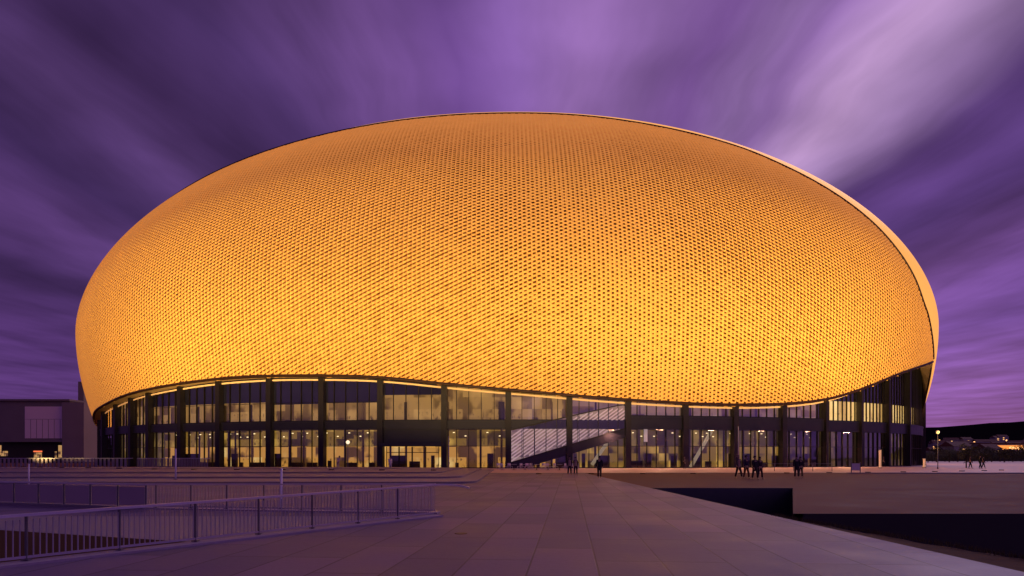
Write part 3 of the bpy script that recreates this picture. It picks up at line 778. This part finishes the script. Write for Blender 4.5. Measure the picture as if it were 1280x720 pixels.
globe_lamp(60.5, 97, 5.2, 'tall frosted lamp with pale globe right of the stadium base', .26, 'globe_dim')
for (x, y, h, lab) in ((31.5, 95, 5.9, 'slender tall pole standing in front of the glazed base right of centre'), (-8.9, 96, 4.6, 'slender pole beside the entrance doors at the stadium base')):
    root = tag(empty('slender_pole', (x,y,0)), lab, 'pole'); MB().tube([(0,0,0),(0,0,h)], [.08,.05], 8).build('pole', M['baluster'], root, True)
    MB().tube([(0,0,0),(0,0,.1)], .2, 12).build('base', M['post'], root)
M['amber'] = mat('amber_light', (.8,.5,.3), .5, 0, (1,.50,.24), .42)
for k, (x, y, h) in enumerate(((55.0,102,2.6),(62.8,104,1.3))):
    root = tag(empty('light_column', (x,y,0)), ['taller amber light column at the right end of the glazed base','short amber light column farthest right by the stadium corner'][k], 'bollard light', 'amber light columns')
    MB().box((0,0,h/2+.1),(.24,.24,h)).build('diffuser', M['amber'], root); MB().box((0,0,.05),(.42,.42,.1)).build('base', M['post'], root); MB().box((0,0,h+.13),(.38,.38,.06)).build('cap', M['post'], root)

# ------------------------------------------------------------------ people
def skinned(name, J, E_, rad, m, parent, sub=2):
    me = bpy.data.meshes.new(name+'_tmp'); me.from_pydata(J, E_, []); o = bpy.data.objects.new(name+'_tmp', me); C.objects.link(o)
    md = o.modifiers.new('s', 'SKIN'); md.use_smooth_shade = True
    for i, vv in enumerate(me.skin_vertices[0].data): vv.radius = (rad[i], rad[i]) if not isinstance(rad[i], tuple) else rad[i]; vv.use_root = (i == 0)
    ss = o.modifiers.new('u', 'SUBSURF'); ss.levels = sub; ss.render_levels = sub
    dg = bpy.context.evaluated_depsgraph_get(); nm = bpy.data.meshes.new_from_object(o.evaluated_get(dg)); bpy.data.objects.remove(o); nm.name = name
    nm.materials.clear(); return link(name, nm, m, parent)
SKINC = mat('skin', (.36,.22,.16), .6)
def cloth(c): return vary(mat('cloth', c, .85), 8, .25)
def person(x, y, h, face, step, coat, trousers, hair, label, group=None, bag=None, z=0, lean=0, hem=.50, bent=0):
    """local frame: faces -Y; face = rotation; step = stride half length"""
    root = tag(empty('person', (x,y,z), face), label, 'person', group); s = h/1.75
    J, E_, r = [], [], []
    def v_(p, rr, par=None):
        J.append((p[0]*s, (p[1]-lean*max(0,p[2]-.9))*s, p[2]*s)); r.append((rr[0]*s, rr[1]*s) if isinstance(rr, tuple) else rr*s)
        if par is not None: E_.append((par, len(J)-1))
        return len(J)-1
    pel = v_((0,0,.93), (.15,.11)); ab = v_((0,0,1.10), (.135,.10), pel); chs = v_((0,0,1.30), (.165,.115), ab); nk = v_((0,0,1.47), .055, chs); nk2 = v_((0,-.01,1.535), .052, nk)
    hd = v_((0,-.015,1.61), (.072,.085), nk2); hd2 = v_((0,-.01,1.69), (.07,.088), hd)
    for sd in (-1, 1):
        st2 = step*sd
        hp = v_((.09*sd,0,.86), .095, pel); kn = v_((.10*sd,-st2*.55-.03,.49), .06, hp); cf = v_((.10*sd,-st2*.75,.33), .055, kn); an = v_((.10*sd,-st2,.09), .038, cf); heel = v_((.10*sd,-st2+.02,.045), .042, an); toe = v_((.11*sd,-st2-.17,.035), .035, heel)
        sh = v_((.19*sd,0,1.41), .062, chs); el = v_((.235*sd,st2*.35+.02,1.13), .045, sh); wr = v_((.22*sd,st2*.5-.07-bent,.89+bent), .030, el)
        pm = v_((.215*sd,st2*.5-.085-bent,.83+bent), (.022,.036), wr)
        for q in range(4): a = v_((.215*sd,st2*.5-.125+q*.024-bent,.785+bent), .009, pm); v_((.205*sd,st2*.5-.122+q*.022-bent,.735+bent+abs(q-1.5)*.006), .008, a)
        a = v_((.20*sd,st2*.5-.13-bent,.83+bent), .010, pm); v_((.19*sd,st2*.5-.145-bent,.80+bent), .009, a)
    body = skinned('body', J, E_, r, SKINC, root)
    # clothing: trousers, coat and hair over the body
    ln = lambda z_: -lean*max(0, z_-.9)
    jt, et, rt = [(0,0,.96)], [], [(.155,.12)]
    for sd in (-1,1):
        k = len(jt); jt += [(.09*sd,0,.86),(.10*sd,-step*sd*.55-.03,.49),(.10*sd,-step*sd*.95,.12)]; rt += [.108,.078,.068]; et += [(0,k),(k,k+1),(k+1,k+2)]
    skinned('trousers', [tuple(c*s for c in p) for p in jt], et, [tuple(c*s for c in (q if isinstance(q,tuple) else (q,q))) for q in rt], cloth(trousers), root)
    jc = [(0,0,hem+.38),(0,0,1.10),(0,0,1.30),(0,0,1.45)]; rc = [(.19,.15),(.165,.13),(.195,.14),(.10,.085)]; ec = [(0,1),(1,2),(2,3)]
    if hem < .6: jc.insert(0, (0,.0,hem+.12)); rc.insert(0, (.215,.17)); ec = [(0,1),(1,2),(2,3),(3,4)]
    ci = len(jc)-2
    for sd in (-1,1):
        st2 = step*sd; k = len(jc); jc += [(.20*sd,0,1.41),(.235*sd,st2*.35+.02,1.13),(.222*sd,st2*.5-.06-bent,.91+bent)]; rc += [.082,.062,.05]; ec += [(ci,k),(k,k+1),(k+1,k+2)]
    skinned('coat', [(p[0]*s,(p[1]+ln(p[2]))*s,p[2]*s) for p in jc], ec, [tuple(c*s for c in (q if isinstance(q,tuple) else (q,q))) for q in rc], cloth(coat), root)
    skinned('hair', [(p[0]*s,(p[1]+ln(p[2]))*s,p[2]*s) for p in ((0,.015,1.69),(0,.01,1.745),(0,.05,1.64))], [(0,1),(0,2)], [(.082*s,.092*s),(.06*s,.07*s),(.062*s,.045*s)], mat('hair', hair, .7), root, 1)
    b = MB()
    for sd in (-1,1): ball(b, (.028*s*sd, (-.098+ln(1.64))*s, 1.645*s), .011*s, 5, 6)
    b.build('eye', mat('eye', (.03,.02,.02), .2), body); b = MB(); b.tube([(0,(-.09+ln(1.62))*s,1.645*s),(0,(-.122+ln(1.6))*s,1.602*s)], [.008*s,.014*s], 6); b.build('nose', SKINC, body)
    b = MB(); b.box((0,(-.098+ln(1.57))*s,1.568*s), (.045*s,.012*s,.010*s)); b.build('mouth', mat('lips', (.25,.08,.07), .5), body)
    for sd in (-1,1): b = MB(); ball(b, (.083*s*sd, (0+ln(1.63))*s, 1.63*s), .022*s, 5, 6); b.build('ear', SKINC, body)
    return root
def atpx(px, foot, H=1.7): y = H*853.33/(foot-571); return ((px-640)*y/853.33, y)
DK = (.012,.010,.016)
crowd = [  # x, y, height, heading, stride, coat, trousers, hair, label
 (6.85, 53.5, 1.75, 2.9, .06, (.010,.010,.014), (.012,.012,.02), (.02,.015,.01), 'person in a long black coat alone at the right edge of the walkway', .5),
 (5.35, 63.5, 1.72, .3, .14, (.012,.010,.014), (.01,.01,.014), (.02,.015,.01), 'person in dark clothes left of a close pair walking by the white cafe tables', .8),
 (5.95, 63.9, 1.66, .2, .14, (.016,.012,.018), (.01,.01,.012), (.03,.02,.01), 'person in dark clothes right of a close pair walking by the white cafe tables', .8),
 (17.85, 53.8, 1.80, .5, .24, (.055,.045,.05), (.012,.010,.014), (.35,.28,.2), 'leftmost person of the walking group, in a greyish jacket with light hair', .8),
 (18.05, 52.6, 1.78, .4, .18, (.018,.012,.04), (.05,.012,.02), (.02,.015,.015), 'middle person of the walking group, in a dark violet coat', .6),
 (18.15, 51.0, 1.74, .3, .20, (.008,.008,.012), (.02,.018,.02), (.02,.015,.01), 'tall dark coated person walking in front at the right of the group', .5),
 (18.85, 51.9, 1.68, .4, .15, (.02,.006,.012), (.015,.01,.015), (.03,.02,.01), 'person in a dark red coat half hidden behind the front walker of the group', .6),
 (22.6, 54.2, 1.76, -.2, .16, (.010,.010,.016), (.012,.010,.014), (.02,.015,.01), 'person in a wide dark coat walking alone right of the group, left of a pair', .5),
 (23.15, 54.8, 1.68, -.1, .16, (.02,.012,.016), (.012,.010,.014), (.02,.015,.01), 'shorter dark clothed person walking beside the lone wide coat', .6),
 (24.6, 97.5, 1.75, 1.2, .10, (.012,.010,.014), (.012,.010,.014), (.02,.015,.01), 'distant dark figure in front of the column right of the covered ramp', .8),
 (61.5, 113, 1.78, 1.0, .18, (.02,.015,.02), (.01,.01,.012), (.02,.015,.01), 'small distant figure walking at the right end of the stadium base', .8),
 (66.8, 99.5, 1.80, 1.2, .22, (.012,.010,.014), (.01,.01,.012), (.02,.015,.01), 'leftmost of three distant dark figures on the pale forecourt at far right', .8),
 (67.9, 99.0, 1.86, 1.3, .16, (.010,.014,.016), (.01,.01,.012), (.02,.015,.01), 'middle and tallest of three distant dark figures on the far right', .5),
 (68.9, 99.8, 1.74, 1.1, .22, (.012,.010,.014), (.01,.01,.012), (.02,.015,.01), 'rightmost of three distant dark figures on the pale forecourt at far right', .8),
]
for (x, y, h, fc, sp_, c1, c2, hr, lab, hem) in crowd: person(x, y, h, fc, sp_, c1, c2, hr, lab, None, hem=hem)
person(-22.6, 88.5, 1.78, 1.3, .10, (.62,.56,.52), (.5,.45,.42), (.25,.18,.1), 'person in pale clothes leaning forward at the lit glass left of the doors', lean=.35, hem=.6)
person(-15.6, 87.5, 1.72, .6, .08, (.68,.62,.60), (.55,.5,.5), (.1,.06,.04), 'person in white standing just left of the entrance doors', hem=.5)

# ------------------------------------------------------------------ dark hall on the left
hall = tag(empty('exhibition_hall', (-129.6, 190, 0)), 'dark flat-roofed hall with one large pale violet glazed panel, left of the stadium', 'building')
M['hallwall'] = vary(mat('dark_plum_cladding', (.14,.11,.15), .6), .2, .25)
M['hallside'] = vary(mat('violet_grey_cladding', (.15,.115,.18), .6), .2, .2)
M['skypane'] = mat('painted_sky_pane', (.66,.50,.66), .4, .1)  # sky reflection in the pane is painted into its violet base colour
def hb(c, d, name, m, parent=hall): return MB().box(c, d).build(name, m, parent)
X0 = -128
hb((-2.5,4,11.5),(19.5,10,11.4),'wall',M['hallwall']); hb((-2.5,3.7,17.35),(20.2,11,.5),'roof',M['hallwall'])
pn = hb((0.5,-1.05,11.2),(11.4,.12,8.8),'window',M['skypane'])
f = MB(); 
for k in range(1,7): f.box((-5.2+k*1.63,-1.14,9.4),(.07,.06,5.2))
f.box((.5,-1.14,12.1),(11.4,.06,.07)); f.build('frame', M['hallside'], pn)
hb((9.3,1.0,8.4),(6.0,8,16.4),'side_wing',M['hallside']); hb((6.6,6,19.4),(1.6,2.5,7.5),'tower',M['hallwall'])
hb((-4,5,2.9),(30,8,5.8),'ground_storey',M['blackwall'])
M['warmwin'] = interior('lit_window', (.55,.30,.10), (1,.7,.35), (.08,.04,.02), .8, 1.5, 1.2)
M['redwin'] = mat('red_sign_light', (.5,.1,.05), .5, 0, (1,.18,.06), 1.2)
for (x, z, ww, hh2) in ((4.2,3.2,3.0,3.4),(2.0,2.2,.5,2.0),(6.2,2.2,1.4,1.8),(-3.0,2.2,2.2,1.4),(-13.8,3.6,1.2,2.6),(-12.4,2.6,2.0,1.4)):
    b = MB(); b.wallstrip([(x-ww/2,.93),(x+ww/2,.93)], z-hh2/2, z+hh2/2, z-hh2/2); wn = b.build('window', M['warmwin'], hall)
    MB().bar((x,.90,z-hh2/2),(x,.90,z+hh2/2),.08,.05).bar((x-ww/2,.90,z+.1),(x+ww/2,.90,z+.1),.05,.05).build('frame', M['hallwall'], wn)
hb((-3.0,.9,3.2),(2.4,.1,.35),'sign_light',M['redwin'])
bl = tag(empty('low_block', (-149, 200, 0)), 'low dark office block with a flat roof at the left edge', 'building')
hb((0,0,7.0),(26,12,14),'wall',M['hallwall'],bl); hb((0,0,14.2),(26.6,12.6,.5),'roof',M['hallside'],bl)
for k in range(7):
    b = MB(); b.wallstrip([(-9+k*3.1,-6.06),(-7.2+k*3.1,-6.06)], 8.2, 10.6, 8.2); wn = b.build('window', M['spandrel'], bl)
    MB().bar((-8.1+k*3.1,-6.1,8.2),(-8.1+k*3.1,-6.1,10.6),.08,.05).build('frame', M['mullion'], wn)
for (x, z) in ((9.5,3),(7,2.4)):
    b = MB(); b.wallstrip([(x-.6,-6.05),(x+.6,-6.05)], z-.9, z+.9, z-.9); wn = b.build('window', M['warmwin'], bl); MB().bar((x,-6.08,z-.9),(x,-6.08,z+.9),.06,.05).build('frame', M['mullion'], wn)

# ------------------------------------------------------------------ hills and town
def ridge(x):   # ridge height at y=2600
    return float(np.interp(x, [-3500,-1750,-1500,-600,600,1600,1850,2100,3800],[70,60,66,80,95,112,132,139,128]))
b = MB(); nx, ny = 120, 26; xs = np.linspace(-3600, 3900, nx); yy = [262,330,420,520,640,780,940,1100,1280,1460,1640,1800,1960,2100,2240,2360,2460,2540,2600,2680,2800,2950,3100,3300,3500,3700]
rng = np.random.RandomState(3)
def hz(x, y): f = min(max((y-420)/2180, 0), 1); f = f*f*(3-2*f)*.7+f*.3; return -.02-.0+ridge(x)*f*(1-max(0,(y-2600))/2500)
vs = [(x, y, hz(x, y)+(rng.randn()*1.2 if y > 500 else 0)-.02) for y in yy for x in xs]
b.add(vs, [(j*nx+i, j*nx+i+1, (j+1)*nx+i+1, (j+1)*nx+i) for j in range(ny-1) for i in range(nx-1)])
M['hill'] = vary(mat('wooded_hillside', (.007,.005,.008), 1, spec=0), .01, .4)
tag(b.build('hills', M['hill'], smooth=True), kind='structure')
M['housewall'] = vary(mat('pale_render', (.30,.26,.28), .8), .3, .2); M['houseroof'] = vary(mat('clay_roof', (.14,.055,.04), .8), .5, .3)
M['litwall'] = mat('lit_window_glow', (.5,.3,.1), .5, 0, (1,.50,.16), 1.3)
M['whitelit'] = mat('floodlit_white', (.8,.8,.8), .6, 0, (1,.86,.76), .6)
def house(w_, d_, h_, mw):
    t_ = empty('town_house'); MB().box((0,0,h_/2-1.5),(w_,d_,h_+3)).build('wall', mw, t_)
    b = MB(); e = .4; b.add([(-w_/2-e,-d_/2-e,h_),(w_/2+e,-d_/2-e,h_),(w_/2+e,d_/2+e,h_),(-w_/2-e,d_/2+e,h_),(-w_/2-e,0,h_+d_*.32),(w_/2+e,0,h_+d_*.32)], [(0,1,5,4),(2,3,4,5),(0,4,3),(1,2,5),(3,2,1,0)]); b.build('roof', M['houseroof'], t_)
    for x in (-w_*.28, 0, w_*.28):
        for z in ([h_*.35, h_*.72] if h_ > 5 else [h_*.5]):
            if random.random() < .55: MB().box((x,-d_/2-.03,z),(w_*.13,.08,1.3)).build('window', M['litwall'], t_)
    return t_
protos = [house(12,9,6,M['housewall']), house(18,10,7.5,M['housewall']), house(9,8,4.5,M['housewall'])]
used = set()
spots = []
for k in range(34):
    y = random.choice([430,480,540,600,680,760,860,980,1120]) + random.uniform(-20,20)
    px = random.uniform(1166, 1300); x = (px-640)*y/853.33; spots.append((x, y))
for k in range(7):
    y = random.uniform(420, 900); px = random.uniform(104, 124); spots.append(((px-640)*y/853.33, y))
spots.sort(key=lambda s_: s_[1])
for k, (x, y) in enumerate(spots):
    p = k % 3; o = protos[p] if p not in used else dup(protos[p], (0,0,0)); used.add(p)
    o.location = (x, y, max(hz(x, y), 0)+.5); o.rotation_euler = (0,0,random.uniform(-.5,.5))
    left = x < 0
    tag(o, 'small hillside house with a few lit windows, in the gap left of the stadium' if left else 'small gabled hillside house in the town right of the stadium', 'house', 'houses in the left gap' if left else 'houses of the hillside town')
for k in range(46):
    y = random.uniform(330, 900); lf = k > 35; px = random.uniform(103,125) if lf else random.uniform(1164,1300); x = (px-640)*y/853.33
    if k == 0: proto = empty('town_lamp'); MB().tube([(0,0,0),(0,0,7)], [.15,.08], 6).build('pole', M['post'], proto); gl_ = MB(); ball(gl_, (0,0,7.2), .75, 5, 8); gl_.build('lamp_globe', mat('sodium_lamp', (.9,.5,.2), .5, 0, (1,.45,.15), 2.2), proto); o = proto
    else: o = dup(proto, (0,0,0))
    o.location = (x, y, max(hz(x, y), 0)); s_ = .55+y/1100; o.scale = (s_, s_, s_)
    tag(o, 'orange street lamp glowing in the gap left of the stadium' if lf else 'orange street lamp glowing among the hillside houses', 'street lamp', 'street lamps of the left gap' if lf else 'street lamps of the hillside town')
def twin(px, y, lab):
    x = (px-640)*y/853.33; t_ = tag(empty('storage_hall', (x, y, 8.0)), lab, 'building')
    MB().box((0,0,-2),(6,6,6)).build('wall', M['whitelit'], t_)
    b = MB(); b.tube([(-0,-3,1.0),(0,3,1.0)], 3.0, 20); b.build('roof', M['whitelit'], t_)
twin(1243.5, 560, 'left of two small floodlit white round-roofed halls in the town'); twin(1254, 560, 'right of two small floodlit white round-roofed halls in the town')
t_ = tag(empty('market_hall', (322, 440, 6.5)), 'long low building front lit bright orange at the far right', 'building')
MB().box((8,0,0),(62,8,7)).build('wall', M['housewall'], t_); MB().box((8,-4.1,1.2),(58,.2,2.6)).build('lit_front', mat('orange_lit_front', (.5,.2,.08), .6, 0, (1,.33,.06), 1.1), t_)
MB().box((8,0,3.8),(64,10,.6)).build('roof', M['houseroof'], t_)

# ------------------------------------------------------------------ trees and shrubs at right
M['leaf'] = vary(mat('dark_foliage', (.045,.05,.03), .8), 1.5, .4); M['bark'] = vary(mat('bark', (.05,.04,.03), .9), 3, .3)
def tree_mesh(seed, h, rx, rz, trunk, n=900):
    rr = random.Random(seed); b = MB(); cl = []
    for k in range(11):
        a = rr.uniform(0,6.28); q = rr.uniform(.15,.75); cl.append((rx*q*math.cos(a), rx*q*math.sin(a), h-rz+rr.uniform(-.6,.75)*rz, rr.uniform(.28,.5)*rx))
    for k in range(n):
        c = rr.choice(cl); d = Vector((rr.gauss(0,1),rr.gauss(0,1),rr.gauss(0,1))).normalized()*c[3]*rr.uniform(.5,1.15); p = Vector(c[:3])+d
        s_ = rr.uniform(.10,.22)*max(1, rx*.5); t1 = Vector((rr.gauss(0,1),rr.gauss(0,1),rr.gauss(0,1))).normalized(); t2 = t1.orthogonal().normalized()
        b.add([p-t1*s_, p+t2*s_*.5, p+t1*s_, p-t2*s_*.5], [(0,1,2,3)])
    tb = MB(); tb.tube([(0,0,0),(.05,0,h*.3),(0,.05,h*.6)], [trunk, trunk*.75, trunk*.4], 8)
    for c in cl[:6]: tb.tube([(0,0,h*rr.uniform(.25,.45)), (c[0]*.6,c[1]*.6,c[2]-.3*rz)], [trunk*.4, trunk*.15], 5)
    return b, tb
tp_ = []
for sd, h, rx, rz in ((1,4.2,2.2,1.7),(2,3.2,2.6,1.4),(3,5.4,2.4,2.2)):
    b, tb = tree_mesh(sd, h, rx, rz, .16); t_ = empty('small_tree'); b.build('crown', M['leaf'], t_); tb.build('trunk', M['bark'], t_); tp_.append(t_)
ut_ = set(); k = 0
for i in range(26):
    y = 205+(i*37 % 60); px = 1160+i*5.3; x = (px-640)*y/853.33; p = (i*7) % 3
    o = tp_[p] if p not in ut_ else dup(tp_[p], (0,0,0)); ut_.add(p); o.location = (x, y, 0); o.rotation_euler = (0,0,i*1.3); q = 1+.12*((i*5) % 4-1.5)*.8; o.scale = (q*1.2,q*1.2,q*.92)
    tag(o, 'dark small tree in the row behind the pale forecourt at right', 'tree', 'dark trees behind the forecourt')
for i, (x, y) in enumerate(((69.2,104),)):
    o = dup(tp_[2], (x, y, 0), 1.0); o.scale = (.62,.62,.66); tag(o, 'small dark tree standing alone behind three people at far right', 'tree')
tag(MB().box((160,262,1.6),(180,1.0,3.2)).build('boundary_wall', M['blackwall']), 'long dark boundary wall behind the row of small trees', 'wall')

# added lamps and housings under the terrace right of the ramp, warming the forecourt
for k, T in enumerate((4.86, 4.94, 5.03, 5.13, 5.235, 5.34)):
    x, y = gp(T, 1.1)
    b = MB(); b.box((x, y, 5.75), (1.2, .5, .12)); o = part(b, 'added_fill', M['rim'])
    L = bpy.data.lights.new('added_fill', 'AREA'); L.energy = 700; L.color = (1, .52, .30); L.size = 1.0; L.shape = 'RECTANGLE'; L.size_y = .4
    lo_ = bpy.data.objects.new('added_fill_lamp', L); C.objects.link(lo_); lo_.parent = o; lo_.location = (x-OFF[0], y-OFF[1], 5.66); lo_.rotation_euler = (R(-28), 0, 0)

b = MB().tube([(-1.13,15.1,.0),(-1.13,15.1,.012)], .14, 18); tag(b.build('drain_cover', M['rim']), 'small round dark drain cover set in the walkway paving near the railing', 'drain cover')
